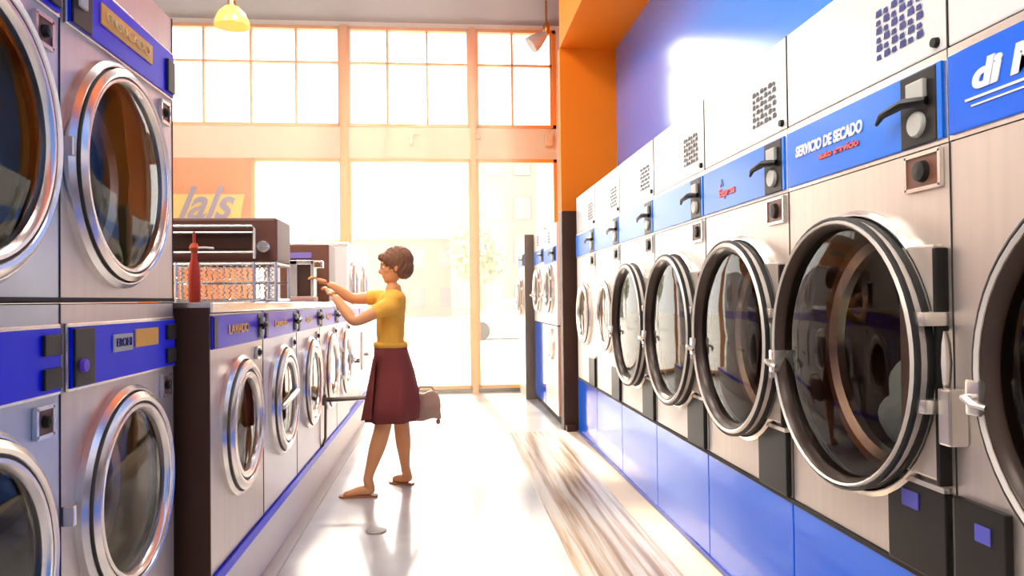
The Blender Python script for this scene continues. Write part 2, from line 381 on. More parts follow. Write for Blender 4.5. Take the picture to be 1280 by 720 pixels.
# ------------------------------------------------------------------ right row of big dryers
XRD = 1.267; S0 = 1.746; W = .87; ZP = .53; ZB0, ZB1, ZTOP = 1.655, 1.868, 2.23
RL = [
 ('large steel dryer with white logo on its bright blue band, cut by the photo edge', .430, .36),
 ('large steel dryer with pale blue laundry behind its huge round glass door', .431, .376),
 ('large steel dryer with small red print on its band, beside the blue laundry dryer', .430, .36),
 ('large-door dryer between the red-print dryer and the one next to the small doors', .425, .355),
 ('large-door dryer next to the two small-door dryers', .42, .35),
 ('white dryer with a small round door and red cloth inside', .29, .215),
 ('white dryer with a small empty round door, beside the dark brown end panel', .28, .21)]
for k, (lab, R, gr) in enumerate(RL):
    W_ = 1.16 if k == 0 else W
    yc = S0-W_/2 if k == 0 else S0+(k-1)*W+W/2
    d = empty('tumble_dryer', (XRD, yc, 0), -PI/2, lab, 'dryer', 'dryers in the long right-hand row')
    small = R < .35
    cz = 1.10 if not small else 1.14
    D = .47
    hw = W_/2
    shell(d, W_, D, ZP, ZB0, white_steel if k > 2 else steel, 0, cz, gr+.012, 'front_cabinet')
    # blue base panel
    bp = MB().box(-hw+.004, hw-.004, -.004, D, .03, ZP-.012, .003).build('base_panel', blue_base, d)
    MB().box(-hw, hw, -.012, .02, 0, .03).build('kick_strip', mat('deep_blue_strip', (0, .04, .45), .3), bp)
    MB().box(-hw, hw, -.008, .02, ZP-.014, ZP).build('black_joint', seam, d)
    MB().box(-hw, -hw+.004, -.002, D, ZP, ZTOP).build('seam_strip', seam, d)
    # control band
    MB().box(-hw, hw, -.002, D, ZB0, ZB1+.02).build('band_housing', chrome_w if k < 2 else white_steel, d)
    band = MB().box(-hw+.012, hw-.012, -.010, 0, ZB0+.012, ZB1-.004, .002).build('control_band', blue_base if k == 0 else blue_r, d)
    # upper cabinet
    up = MB().box(-hw+.003, hw-.004, 0, D, ZB1+.024, ZTOP, .006).build('upper_panel', white_up, d)
    MB().box(-hw, hw, .004, D-.02, ZB1+.018, ZB1+.026).build('upper_joint', seam, d)
    MB().lathe([(.001, -.012), (.012, -.012), (.014, 0)], (hw-.04, 0, ZB1+.05), 'y', 12).build('panel_lock', dark, up, True)
    if k >= 1:
        nx = hw-.30
        c = notice(up, nx, nx+.22, ZB1+.085, ZB1+.235, 6, 6, navy_ink if k == 1 else mat('charcoal_print', (.06, .06, .08), .5))
        lever_unit(band, hw-.18, hw-.03, ZB0+.012, ZB1-.006)
        display(d, hw-.165, hw-.025, ZB0-.105, ZB0-.012)
    else:
        t = text_mesh('logo_lettering', 'di Mipro', .085, white_ink, band, (-.275, -.012, ZB0+.128), shear=.2, width=.42, bold=.004)
        MB().box(-.505, -.205, -.0125, -.011, ZB0+.078, ZB0+.084).build('logo_underline', white_ink, band)
        MB().box(-.485, -.225, -.0125, -.011, ZB0+.062, ZB0+.066).build('logo_underline', white_ink, band)
        display(d, hw-.165, hw-.025, ZB0-.105, ZB0-.012)
    if k == 1:
        text_mesh('band_lettering', 'SERVICIO DE SECADO', .05, white_ink, band, (-.14, -.012, ZB0+.125), shear=.1, width=.42, bold=.002)
        text_mesh('band_lettering', 'auto servicio', .032, red_ink, band, (-.07, -.012, ZB0+.082), width=.24, bold=.001)
    if k == 2:
        text_mesh('band_lettering', 'A', .05, mat('blue_grey_print', (.25, .3, .5), .5), band, (-.19, -.012, ZB0+.13), bold=.001)
        text_mesh('band_lettering', 'Express', .05, red_ink, band, (-.13, -.012, ZB0+.085), width=.18, bold=.002)
    # coin vault boxes at the foot
    v = MB().box(hw-.26 if k else hw-.16, hw-.015, -.02, 0, ZP+.005, .775, .005).build('coin_vault', dark, d)
    xs = (hw-.26 if k else hw-.16)
    MB().box(xs-.004, hw-.01, -.026, 0, .772, .786).build('vault_cover', chrome_w, v)
    if k in (0, 1): MB().box(hw-.19 if k else hw-.12, hw-.12 if k else hw-.06, -.023, -.019, .70, .745).build('vault_sticker', mat('violet_sticker', (.10, .10, .55), .5), v)
    # second vault, on the far side of the seam
    if k == 0: MB().box(-hw+.012, -hw+.185, -.02, 0, ZP+.005, .775, .005).build('coin_vault', dark, d)
    if k == 0: MB().box(-hw+.09, -hw+.14, -.023, -.019, .69, .73).build('vault_sticker', mat('violet_sticker', (.1, .1, .55), .5), d)
    # hinge cover
    if not small:
        hc = MB().box(R-.17, hw-.028, -.03, 0, cz-.30, cz+.30, .006).build('hinge_cover', steel, d)
        MB().box(hw-.028, hw-.012, -.034, 0, cz-.31, cz+.29, .004).build('hinge_post', dark, hc)
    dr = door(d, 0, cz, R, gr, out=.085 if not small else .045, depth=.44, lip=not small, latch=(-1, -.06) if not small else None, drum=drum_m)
    if not small:
        MB().box(-hw+.005, -hw+.05, -.05, 0, cz-.20, cz-.06, .006).build('latch_plate', chrome_w, d)

# ------------------------------------------------------------------ dark end panel and the machines beyond it
o = MB().box(1.15, 1.75, 7.12, 7.28, 0, 2.13, .01).build('end_panel', brown); tag(o, 'tall dark brown panel closing the end of the dryer row', 'panel')
o = MB().box(1.16, 1.26, 7.02, 7.11, 0, .06, .01).build('floor_block', brown); tag(o, 'small dark brown block on the floor at the foot of the tall end panel', 'block')
def far_unit(x, y0, y1, lab, lower, side, h):
    w = y1-y0
    d = empty('stacked_washer', (x, (y0+y1)/2, 0), -PI/2, lab, 'washing machine', 'machines beyond the brown end panel')
    D = .55; hw = w/2
    shell(d, w, D, 1.0 if lower else .0, h, white_steel, 0, 1.38 if lower else 1.30, .22 if lower else .2, 'front_cabinet')
    if lower:
        MB().box(-hw+.003, hw-.003, 0, D, .08, .995, .004).build('lower_panel', lower, d)
        MB().box(-hw, hw, -.003, D, 1.0-.008, 1.0+.004).build('joint', seam, d)
        MB().box(-hw+.01, hw-.01, .03, D-.02, 0, .079).build('toe_kick', seam, d)
    bd = MB().box(-hw+.03, hw-.03, -.008, 0, h-.40, h-.24, .002).build('control_band', blue_r, d)
    lever_unit(bd, hw-.2, hw-.06, h-.39, h-.25, -.02)
    notice(d, -.16, .02, h-.18, h-.05, 4, 4, navy_ink)
    door(d, 0, 1.38 if lower else 1.30, .27, .20, out=.05, depth=.4, latch=(-1, -.05))
    if lower is steel: door_small = MB().lathe([(.001, -.03), (.13, -.03), (.15, -.01), (.15, 0)], (.05, 0, .80), 'y', 32).build('lower_hatch', drum_d, d, True); MB().lathe([(.15, 0), (.155, -.03), (.175, -.03), (.18, 0)], (.05, 0, .80), 'y', 32).build('hatch_ring', chrome, door_small, True)
    if side: MB().box(hw, hw+.012, -.005, D, 0, h).build('side_panel', brown, d)
    return d
far_unit(1.15, 7.46, 8.38, 'white washer with steel lower hatch just beyond the brown end panel', steel, False, 2.06)
far_unit(1.15, 8.40, 9.36, 'white washer with bright blue lower panel beyond the brown end panel', blue_base, False, 2.10)
far_unit(1.04, 9.42, 10.2, 'white washer with brown side, closest of the right-hand machines to the windows', None, True, 2.10)

# ------------------------------------------------------------------ left near stack (two columns, two high)
XLS = -.95; WS = .775; Y0S = 1.942
def stack_machine(yc, z0, z1, lab, cz, R, gr, bz0, bz1, low, near, seal, cx=0):
    d = empty('stacked_washer', (XLS, yc, 0), PI/2, lab, 'washing machine', 'steel washers stacked two high at the near left')
    hw = WS/2; D = .75
    m = steel_l if near else steel
    shell(d, WS, D, z0, z1, m, cx, cz, gr+.012, 'front_cabinet')
    MB().box(hw-.004, hw, -.002, D, z0, z1).build('seam_strip', seam, d)
    MB().box(-hw, hw, -.004, D, z0-.006, z0+.005).build('joint', seam, d)
    MB().box(-hw+.01, hw-.02, -.012, .0, bz0-.008, bz1+.01, .003).build('band_frame', chrome_w, d)
    b = MB().box(-hw+.02, hw-.03, -.016, -.010, bz0, bz1, .001).build('control_band', blue_band, d)
    if low:
        c = MB().box(-hw+.03, -hw+.14, -.022, -.014, bz0+.002, bz1-.004, .003).build('coin_slot_panel', dark, b)
        MB().lathe([(.001, -.01), (.016, -.01), (.018, 0)], (-hw+.07, -.022, bz0+.055), 'y', 16).build('coin_button', violet, c, True)
        e = MB().box(hw-.115, hw-.035, -.024, -.014, bz0+.01, bz0+.06, .003); e.box(hw-.115, hw-.035, -.024, -.014, bz1-.065, bz1-.015, .003); e.build('button_block', dark, b)
        if not near:
            p = MB().box(-.13, 0, -.020, -.015, bz0+.075, bz0+.125, .001).build('name_plate', grey_plate, b)
            text_mesh('plate_lettering', 'EROHI', .035, navy_ink, p, (-.065, -.0215, bz0+.10), width=.10)
            MB().box(.02, .20, -.020, -.015, bz0+.08, bz0+.135, .001).build('orange_plate', orange_s, b)
    else:
        c = MB().box(-hw+.025, -hw+.13, -.022, -.014, bz0+.0, bz1, .003).build('coin_slot_panel', dark, b)
        MB().box(-hw+.05, -hw+.09, -.03, -.02, bz0+.05, bz0+.10, .004).build('coin_slot', grey_plate, c)
        p = MB().box(-.20, .16, -.020, -.015, bz0+.055, bz0+.115, .001).build('orange_plate', orange_s, b)
        if not near: text_mesh('plate_lettering', 'ENSUCADO', .04, mat('pale_orange_print', (.95, .7, .3), .5), p, (-.02, -.0215, bz0+.085), width=.30)
        e = MB().box(hw-.10, hw-.035, -.024, -.014, bz0+.01, bz1-.03, .003); e.build('button_block', dark, b)
    display(d, hw-.125, hw-.05, bz0-.10, bz0-.03)
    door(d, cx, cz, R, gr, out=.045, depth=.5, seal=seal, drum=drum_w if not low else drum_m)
    # inner scoop bar across the drum
    MB().tube([(cx-gr*.8, .10, cz-.06), (cx+gr*.1, .12, cz-.02), (cx+gr*.45, .14, cz-.03)], .012).build('drum_scoop', chrome, d, True)
    MB().box(-hw+.003, -hw+.02, -.03, 0, cz+.0, cz+.05, .003).build('side_hinge', chrome_w, d)
    return d
stack_machine(Y0S+WS/2, 1.285, 2.28, 'upper steel washer with orange lettering plate on blue band, above the EROHI one', 1.645, .328, .268, 1.99, 2.14, False, False, yellow, -.055)
stack_machine(Y0S+WS/2, .06, 1.275, 'lower steel washer with grey and orange plates side by side on its blue band', .72, .31, .235, 1.06, 1.215, True, False, yellow, -.01)
stack_machine(Y0S-WS/2, 1.285, 2.28, 'upper bluish steel washer cut by the left photo edge', 1.645, .345, .27, 1.99, 2.14, False, True, yellow)
stack_machine(Y0S-WS/2, .06, 1.275, 'lower steel washer cut by the left photo edge, with a plain blue band', .70, .325, .25, 1.06, 1.215, True, True, None)
o = MB().box(XLS-.72, XLS-.04, Y0S-WS, Y0S+WS, 0, .053).build('washer_plinth', rubber); tag(o, 'low black plinth under the washers stacked two high', 'plinth')

# ------------------------------------------------------------------ left row of low washers on the white plinth
XLW = -.85; WW = .80; Y0W = 2.79; ZW0, ZW1 = .275, 1.275
pl = MB().box(XLW-.78, XLW-.004, 2.792, 9.5, 0, .255, .004).build('plinth', mat('cream_plinth_paint', (.90, .82, .72), .45)); tag(pl, 'long white plinth carrying the row of low front-loading washers', 'plinth')
MB().box(XLW-.02, XLW+.014, 2.792, 9.5, .235, .273).build('blue_edge_strip', blue_band, pl)
struct('trim_9', MB().box(XLW-.004, XLW+.065, 2.2, 9.5, 0, .006), greystrip)
LL = ['low washer with a dark side panel, first of the row beside the tall stack',
      'low washer with a chrome bar across its door, second along the low row',
      'low washer between the chrome-bar one and the one by the raised hands',
      'low washer just under the reaching hands of the standing person',
      'low washer last in the low row, beside the tall white washer']
for k, lab in enumerate(LL):
    d = empty('front_load_washer', (XLW, Y0W+WW*k+WW/2, 0), PI/2, lab, 'washing machine', 'low washers in the left-hand row')
    hw = WW/2; D = .72; cz = .77; R = .285; gr = .19
    shell(d, WW, D, ZW0, ZW1-.04, white_steel if k else steel, 0, cz, gr+.012, 'front_cabinet')
    MB().box(-hw, hw, -.012, D, ZW1-.04, ZW1, .006).build('top_lid', chrome_w, d)
    MB().box(-hw, -hw+.004, -.002, D, ZW0, ZW1-.04).build('seam_strip', seam, d)
    b = MB().box(-hw+.015, hw-.015, -.010, 0, 1.10, 1.225, .002).build('control_band', violet if k else mat('blue_violet_film', (.05, .03, .75), .35, spec=.3), d)
    lever_unit(b, hw-.13, hw-.03, 1.105, 1.22)
    MB().box(-hw+.02, -hw+.06, -.014, -.008, 1.105, 1.22).build('button_block', dark, b)
    p = text_mesh('band_lettering', ['LAVADO', 'Lavado', 'Super', 'Rapido', 'Eco'][k], .05, orange_s, b, (-.04, -.012, 1.165), width=.30 if k < 2 else .2, bold=.001)
    display(d, hw-.14, hw-.08, 1.02, 1.07)
    door(d, -.02, cz, R, gr, out=.05, depth=.45, seal=yellow if k in (0, 2) else None, drum=drum_w, latch=(1, .0) if k == 4 else None)
    if k == 1:
        MB().tube([(-.2, -.05, cz-.02), (.16, -.05, cz+.02)], .014).build('door_bar', chrome, d, True)
    if k == 0:
        MB().box(-hw-.012, -hw-.001, -.004, D, .0, ZW1-.02).build('side_panel', brown, d)
# taller washers past the row
for k, lab in enumerate(['tall white washer beyond the low row, behind the raised arms', 'tall white washer farthest along the left row, near the windows']):
    d = empty('tall_washer', (XLW-.02, 6.83+k*.9+.44, 0), PI/2, lab, 'washing machine', 'tall white washers at the far end of the left row')
    shell(d, .88, .74, ZW0, 1.78, white_steel, 0, 1.45, .14, 'front_cabinet')
    MB().box(-.44, .44, -.01, .74, 1.78, 1.81, .01).build('top_lid', chrome_w, d)
    MB().box(-.40, .40, -.008, 0, 1.10, 1.2, .002).build('control_band', violet, d)
    door(d, 0, 1.45, .21, .13, out=.04, depth=.4)
    dw = MB().box(-.25, .25, -.02, 0, .55, .95, .008).build('dispenser_hatch', white_steel, d)
    MB().tube([(-.1, -.02, .70), (-.1, -.06, .70), (.1, -.06, .70), (.1, -.02, .70)], .012).build('hatch_handle', dark, dw, True)
# metal push rail standing out from the washers
rl = empty('metal_rail', (XLW, 5.25, 0), 0, 'short dark metal rail with one leg standing out from the low washers', 'rail')
p1, p2 = at(403, 500, Y=5.25), at(458, 497, Y=5.25)
MB().tube([(p1.x-XLW, 0, p1.z), (p2.x-XLW, 0, p2.z)], .016).build('bar', mat('dark_metal', (.15, .12, .11), .3, .9), rl, True)
MB().box(p1.x-XLW-.02, p1.x-XLW+.03, -.03, .03, p1.z-.035, p1.z+.035, .008).build('bracket', MATS['dark_metal'], rl)
MB().tube([(.03, 0, p1.z), (.026, 0, .33), (.004, 0, .268)], .009).build('leg', MATS['dark_metal'], rl, True)

# ------------------------------------------------------------------ things on top of the low washers
ZT = ZW1
YB = 3.55
a0, a1 = at(212, 330, Y=YB), at(352, 330, Y=YB); zr = a0.z
rk = empty('wire_rack', ((a0.x+a1.x)/2, YB, ZT), 0, 'pale metal wire rack with two rows of twisted loops under the brown box', 'rack')
hwr = (a1.x-a0.x)/2; hr = zr-ZT
fr = MB()
for y in (-.12, .16):
    fr.tube([(-hwr, y, .008), (hwr, y, .008)], .007); fr.tube([(-hwr, y, hr-.008), (hwr, y, hr-.008)], .007); fr.tube([(-hwr, y, hr*.5), (hwr, y, hr*.5)], .005)
    for x in (-hwr, -hwr*.72, hwr*.62, hwr): fr.tube([(x, y, 0), (x, y, hr)], .008)
for x in (-hwr, hwr):
    for z in (.008, hr-.008): fr.tube([(x, -.12, z), (x, .16, z)], .007)
fr.build('frame', chrome_w, rk, True)
for row in range(2):
    for i in range(19):
        x = -hwr+.02+i*(2*hwr-.04)/18; z0 = .012+row*hr*.5; z1 = z0+hr*.5-.02
        pts = [(x+.009*math.cos(t*3.4+i), -.12+.009*math.sin(t*3.4+i), z0+(z1-z0)*t/7) for t in range(8)]
        MB().tube(pts, .0045, 6).build('wire_loop', chrome_w, rk, True)
# big brown box on the rack
c0, c1 = at(210, 330, Y=YB), at(352, 275, Y=YB)
bx = empty('vending_box', ((c0.x+c1.x)/2, YB, zr), 0, 'wide dark brown box with chrome frame and round knob on the wire rack', 'box')
hwb = (c1.x-c0.x)/2; hb = c1.z-zr
MB().box(-hwb, hwb, -.10, .20, 0.001, hb, .012).build('housing', brown_box, bx)
q = MB(); xa, xb = -hwb, hwb-.095; za, zb_ = hb*.22, hb*.80; y = -.118
q.tube([(xa, y, zb_), (xb-.01, y, zb_), (xb, y, zb_-.012), (xb, y, za-.03)], .008); q.tube([(xa, y, za), (xb, y, za)], .006); q.tube([(xa, y+.004, zb_-.028), (xb, y+.004, zb_-.028)], .005)
q.build('tube_frame', chrome_w, bx, True)
MB().box(xa+.02, xb-.02, -.104, -.098, za+.015, zb_-.035, .001).build('dark_window', brown, bx)
MB().lathe([(.001, -.04), (.022, -.04), (.028, -.03), (.028, 0)], (hwb-.055, -.10, hb*.34), 'y', 24).build('knob', chrome_w, bx, True)
# red bottle standing before the rack
b0 = at(243, 368, Y=3.30)
bt = empty('soap_bottle', (b0.x, 3.30, ZT), 0, 'red soap bottle with round pump head standing before the wire rack', 'bottle')
zz = at(243, 330, Y=3.3).z-ZT; zk = at(243, 310, Y=3.3).z-ZT; zh = at(243, 290, Y=3.3).z-ZT
MB().lathe([(.001, 0), (.022, 0), (.025, .01), (.025, zz*.7), (.020, zz), (.012, zz+.02), (.012, zk)], (0, 0, 0), 'z', 24).build('bottle_body', red, bt, True)
MB().lathe([(.001, zk+.022), (.014, zk+.018), (.021, zk), (.014, zk-.018), (.008, zk-.022)], (0, 0, 0), 'z', 20).build('pump_head', mat('bright_red_plastic', (.9, .12, .03), .3), bt, True)
MB().tube([(0, 0, zk), (.05, -.01, zk), (.085, -.015, zk-.003)], .005).build('spout', cream, bt, True)
MB().tube([(0, 0, zk), (0, 0, zh)], .007).build('cap', red, bt, True)
# second brown box + small coin dispenser
YD = 5.35
c0, c1 = at(350, 372, Y=YD), at(411, 305, Y=YD)
b2 = empty('brown_box', ((c0.x+c1.x)/2, YD, ZT), 0, 'smaller plain brown box on the washers before the reaching hands', 'box')
MB().box(-(c1.x-c0.x)/2, (c1.x-c0.x)/2, 0, .3, 0, c1.z-ZT, .01).build('housing', brown_box, b2)
MB().box(-(c1.x-c0.x)/2+.03, (c1.x-c0.x)/2-.12, -.008, 0.001, c1.z-ZT-.10, c1.z-ZT-.06, .002).build('violet_stripe', mat('light_violet', (.30, .22, .62), .4), b2)
YE = 5.05
e0, e1 = at(362, 368, Y=YE), at(392, 325, Y=YE)
cd = empty('coin_dispenser', ((e0.x+e1.x)/2, YE, ZT), 0, 'small pale metal dispenser with dark slot and tray, touched by the hands', 'dispenser')
w2, h2 = (e1.x-e0.x)/2, e1.z-ZT
m = MB(); m.box(-w2, w2, -.0, .15, h2-.03, h2, .004); m.box(-w2, -w2+.05, 0, .15, 0, h2, .004); m.box(w2-.02, w2, 0, .15, 0, h2, .004); m.box(-w2, w2, .12, .15, 0, h2); m.build('casing', chrome_w, cd)
MB().box(-w2+.045, w2-.015, .02, .11, .04, h2-.03, .002).build('dark_slot', brown, cd)
MB().box(-w2, w2+.01, -.06, .12, 0, .035, .012).build('tray', mat('rose_tray', (.62, .36, .30), .4), cd, True)
MB().lathe([(.001, -.03), (.018, -.03), (.02, 0)], (w2+.03, .0, h2-.03), 'y', 18).build('dial', brass, cd, True)
MB().box(w2-.005, w2+.06, 0, .05, h2-.055, h2-.005, .006).build('dial_block', chrome_w, cd)

# ------------------------------------------------------------------ wall sign, lamps, small fittings
sg = empty('wall_sign', at(250, 262, Y=YW-.01), 0, 'yellow slanted sign with violet-grey script lettering on the orange wall', 'sign')
s0, s1 = at(200, 274, Y=YW-.02), at(306, 243, Y=YW-.02)
X0, X1, Z0, Z1 = s0.x-sg.location.x, s1.x-sg.location.x, s0.z-sg.location.z-.05, s1.z-sg.location.z
MB().add([(X0, 0, Z0), (X1-.07, 0, Z0), (X1, 0, Z1), (X0, 0, Z1), (X0, -.03, Z0), (X1-.07, -.03, Z0), (X1, -.03, Z1), (X0, -.03, Z1)],
         [(0, 1, 2, 3), (7, 6, 5, 4), (0, 4, 5, 1), (1, 5, 6, 2), (2, 6, 7, 3), (3, 7, 4, 0)]).build('sign_board', yellow_sign, sg)
text_mesh('lettering', 'lals', .62, grey_ink, sg, (.05, -.045, .06), shear=.45, width=.74, bold=.012)
def ceil_fix(): pass
lp = at(290, 18, Y=6.0)
pd = empty('pendant_lamp', (lp.x, 6.0, ZC), 0, 'yellow dome pendant lamp hanging from the ceiling on a brass stem', 'lamp')
zt_, zb2 = at(290, 8, Y=6).z-ZC, at(290, 33, Y=6).z-ZC; rL = .135
hh = zt_-zb2
MB().lathe([(.02, zt_), (.06, zt_-.01), (.105, zt_-hh*.35), (.13, zt_-hh*.7), (rL, zb2), (rL-.008, zb2), (.10, zt_-hh*.4), (.0, zt_-.02)], (0, 0, 0), 'z', 40).build('lamp_shade', lampglass, pd, True)
MB().tube([(0, 0, 0), (0, 0, zt_)], .012).build('stem', brass, pd, True)
MB().lathe([(.001, zt_+.05), (.03, zt_+.05), (.035, zt_), (.02, zt_-.005)], (0, 0, 0), 'z', 20).build('socket_cap', brass, pd, True)
MB().lathe([(.001, 0), (.05, 0), (.04, -.03), (.001, -.035)], (0, 0, 0), 'z', 20).build('ceiling_rose', brass, pd, True)
YS = 9.4
s_ = at(683, 34, Y=YS)
sp = empty('spotlight', (s_.x, YS, ZC), 0, 'brass ceiling spotlight with tilted frosted glass shade by the orange bulkhead', 'lamp')
dz = s_.z-ZC
MB().tube([(0, 0, 0), (0, 0, dz)], .014).build('stem', brass, sp, True)
MB().lathe([(.001, dz+.05), (.035, dz+.05), (.045, dz), (.035, dz-.06), (.02, dz-.10)], (0, 0, 0), 'z', 20).build('socket_cap', brass, sp, True)
sh = MB().lathe([(.03, 0), (.06, -.06), (.10, -.17), (.115, -.26), (.107, -.26), (.055, -.06), (.02, 0)], (0, 0, 0), 'z', 28).build('lamp_shade', clearglass, sp, True)
sh.location = (0, 0, dz-.08); sh.rotation_euler = (0, math.radians(52), 0)
for (px, py, lab) in ((514, 172, 'small beige sprinkler head on the beige band under the high windows'),):
    p = at(px, py, Y=YW-.05)
    s = empty('sprinkler', (p.x, YW-.02, p.z), 0, lab, 'sprinkler')
    MB().lathe([(.001, -.08), (.03, -.08), (.035, 0)], (0, 0, .02), 'y', 16).build('base', brass, s, True)
    MB().box(-.02, .02, -.07, -.03, -.11, .02, .006).build('head', brass, s)
    MB().tube([(.03, -.04, .03), (.11, -.04, .035)], .008).build('arm', brass, s, True)
p = at(597, 172, Y=YW-.05); o = MB().box(p.x-.04, p.x+.04, YW-.06, YW-.02, p.z-.02, p.z+.02, .005).build('wall_sensor', brass); tag(o, 'tiny tan sensor on the beige band right of the slim post', 'sensor')
p = at(686, 176, Y=YW-.05); o = MB().box(p.x-.06, p.x+.05, YW-.12, YW-.02, p.z-.08, p.z+.09, .01).build('wall_speaker', tan); tag(o, 'small tan box fixed at the right end of the beige band', 'speaker')
# unseen panels added at the ceiling as fill light for the machines
for i, (x, y) in enumerate(((-1.1, -1.4), (-1.1, 1.6), (-2.8, 3.6), (-2.8, .2), (-.6, 4.4), (-.6, 6.9))):
    l = empty('fill_light_panel', (x, y, ZC), 0, 'unseen square fill light panel added over the aisle', 'fill light', 'added fill light panels')
    MB().box(-.62, .62, -.62, .62, -.06, 0, .01).build('frame', white_up, l)
    MB().box(-.57, .57, -.57, .57, -.075, -.055).build('glow_face', light_m, l)

# ------------------------------------------------------------------ laundry in the drums
def cloth_heap(name, loc, rx, ry, rz, m, label, seed):
    bm = bmesh.new(); bmesh.ops.create_icosphere(bm, subdivisions=4, radius=1)
    rr = random.Random(seed); fr = [(rr.uniform(2, 6), rr.uniform(2, 6), rr.uniform(2, 6), rr.uniform(0, 6)) for _ in range(7)]
    for v in bm.verts:
        n = sum(math.sin(a*v.co.x+b*v.co.y+c*v.co.z+d) for a, b, c, d in fr)/7
        s = 1+.35*n; v.co = Vector((v.co.x*rx*s, v.co.y*ry*s, max(v.co.z, -.5)*rz*s))
    me = bpy.data.meshes.new(name); bm.to_mesh(me); bm.free()
    for p in me.polygons: p.use_smooth = True
    me.materials.append(m); o = bpy.data.objects.new(name, me); C.objects.link(o); o.location = loc
    return tag(o, label, 'laundry')
cloth_heap('laundry_heap', (1.50, S0+W*.5-.06, .90), .13, .24, .17, towel_b, 'pale blue laundry heaped behind the largest fully seen dryer door', 3)
cloth_heap('laundry_heap', (XRD+.22, S0+W*4.5, 1.01), .07, .13, .07, towel_r, 'red cloth lying inside a small-door dryer', 5)
cloth_heap('laundry_heap', (XLS-.22, Y0S+WS*.5-.02, 1.50), .10, .15, .08, towel_w, 'white towel inside the upper steel washer', 8)
cloth_heap('laundry_heap', (XLS-.22, Y0S+WS*.5-.02, .58), .10, .15, .10, towel_w, 'white towel inside the lower steel washer', 9)

# ------------------------------------------------------------------ person
YP = 5.0
def P(px, py, Y=YP): return at(px, py, Y=Y)
def skin_mesh(chains, sub=1):
    """chains: list of lists of (pos, r); chains that share a start point are welded there"""
    me = bpy.data.meshes.new('tmp'); vs = []; es = []; rs = []; key = {}
    def vid(p, r):
        k = tuple(round(c, 4) for c in p)
        if k not in key: key[k] = len(vs); vs.append(tuple(p)); rs.append(r)
        return key[k]
    for ch in chains:
        ids = [vid(p, r) for p, r in ch]
        es += [(ids[i], ids[i+1]) for i in range(len(ids)-1)]
    me.from_pydata(vs, es, []); o = bpy.data.objects.new('tmp', me); C.objects.link(o)
    md = o.modifiers.new('s', 'SKIN'); md.use_smooth_shade = True
    for i, d in enumerate(me.skin_vertices[0].data):
        r = rs[i]; d.radius = r if isinstance(r, tuple) else (r, r)
    me.skin_vertices[0].data[0].use_root = True
    ms = o.modifiers.new('u', 'SUBSURF'); ms.levels = 2; ms.render_levels = 2
    bpy.context.view_layer.update()
    m2 = bpy.data.meshes.new_from_object(o.evaluated_get(bpy.context.evaluated_depsgraph_get())); bpy.data.objects.remove(o)
    return m2
def ell(mb, c, rx, ry, rz, rot=None, n=24, k=16):
    vs = []; fs = []
    for j in range(k+1):
        t = PI*j/k
        for i in range(n):
            a = 2*PI*i/n; v = Vector((rx*math.sin(t)*math.cos(a), ry*math.sin(t)*math.sin(a), rz*math.cos(t)))
            if rot: v = rot @ v
            vs.append(Vector(c)+v)
    for j in range(k):
        for i in range(n): fs.append((j*n+i, (j+1)*n+i, (j+1)*n+(i+1) % n, j*n+(i+1) % n))
    mb.add(vs, fs)
def fuse(name, meshes, mb, voxel, m, parent, smooth_it=4, noise=0):
    bm = bmesh.new()
    for q in meshes: bm.from_mesh(q)
    me = bpy.data.meshes.new(name); bm.to_mesh(me); bm.free()
    if mb:
        m2 = bpy.data.meshes.new('t'); m2.from_pydata(mb.v, [], mb.f); bm = bmesh.new(); bm.from_mesh(me); bm.from_mesh(m2)
        bmesh.ops.remove_doubles(bm, verts=bm.verts[:], dist=1e-6); bm.to_mesh(me); bm.free()
    o = bpy.data.objects.new('tmp', me); C.objects.link(o)
    r = o.modifiers.new('r', 'REMESH'); r.mode = 'VOXEL'; r.voxel_size = voxel
    s = o.modifiers.new('s', 'SMOOTH'); s.iterations = smooth_it; s.factor = .5
    bpy.context.view_layer.update()
    m3 = bpy.data.meshes.new_from_object(o.evaluated_get(bpy.context.evaluated_depsgraph_get())); bpy.data.objects.remove(o)
    if noise:
        for v in m3.vertices:
            c = v.co; v.co = c+v.normal*noise*math.sin(c.x*160+3*math.sin(c.z*40))*math.cos(c.y*150)
    for p in m3.polygons: p.use_smooth = True
    m3.name = name; m3.materials.clear(); m3.materials.append(m)
    ob = bpy.data.objects.new(name, m3); C.objects.link(ob)
    if parent: ob.parent = parent; ob.matrix_parent_inverse = Matrix.Translation(-parent.location)
    return ob
person = empty('person', (-.36, YP, 0), 0, 'person in a mustard top and burgundy skirt reaching towards the washer tops', 'person')
pel = P(490, 447); wai = P(488, 428); che = P(488, 395); nck = P(492, 366); hb_ = P(492, 352)
shN, shF = P(493, 379, 4.86), P(478, 371, 5.13)
elN, wrN = P(443, 403, 4.78), P(417, 369, 4.86)
elF, wrF = P(440, 374, 5.10), P(409, 354, 5.06)
hipN, hipF = P(486, 462, 4.93), P(497, 462, 5.08)
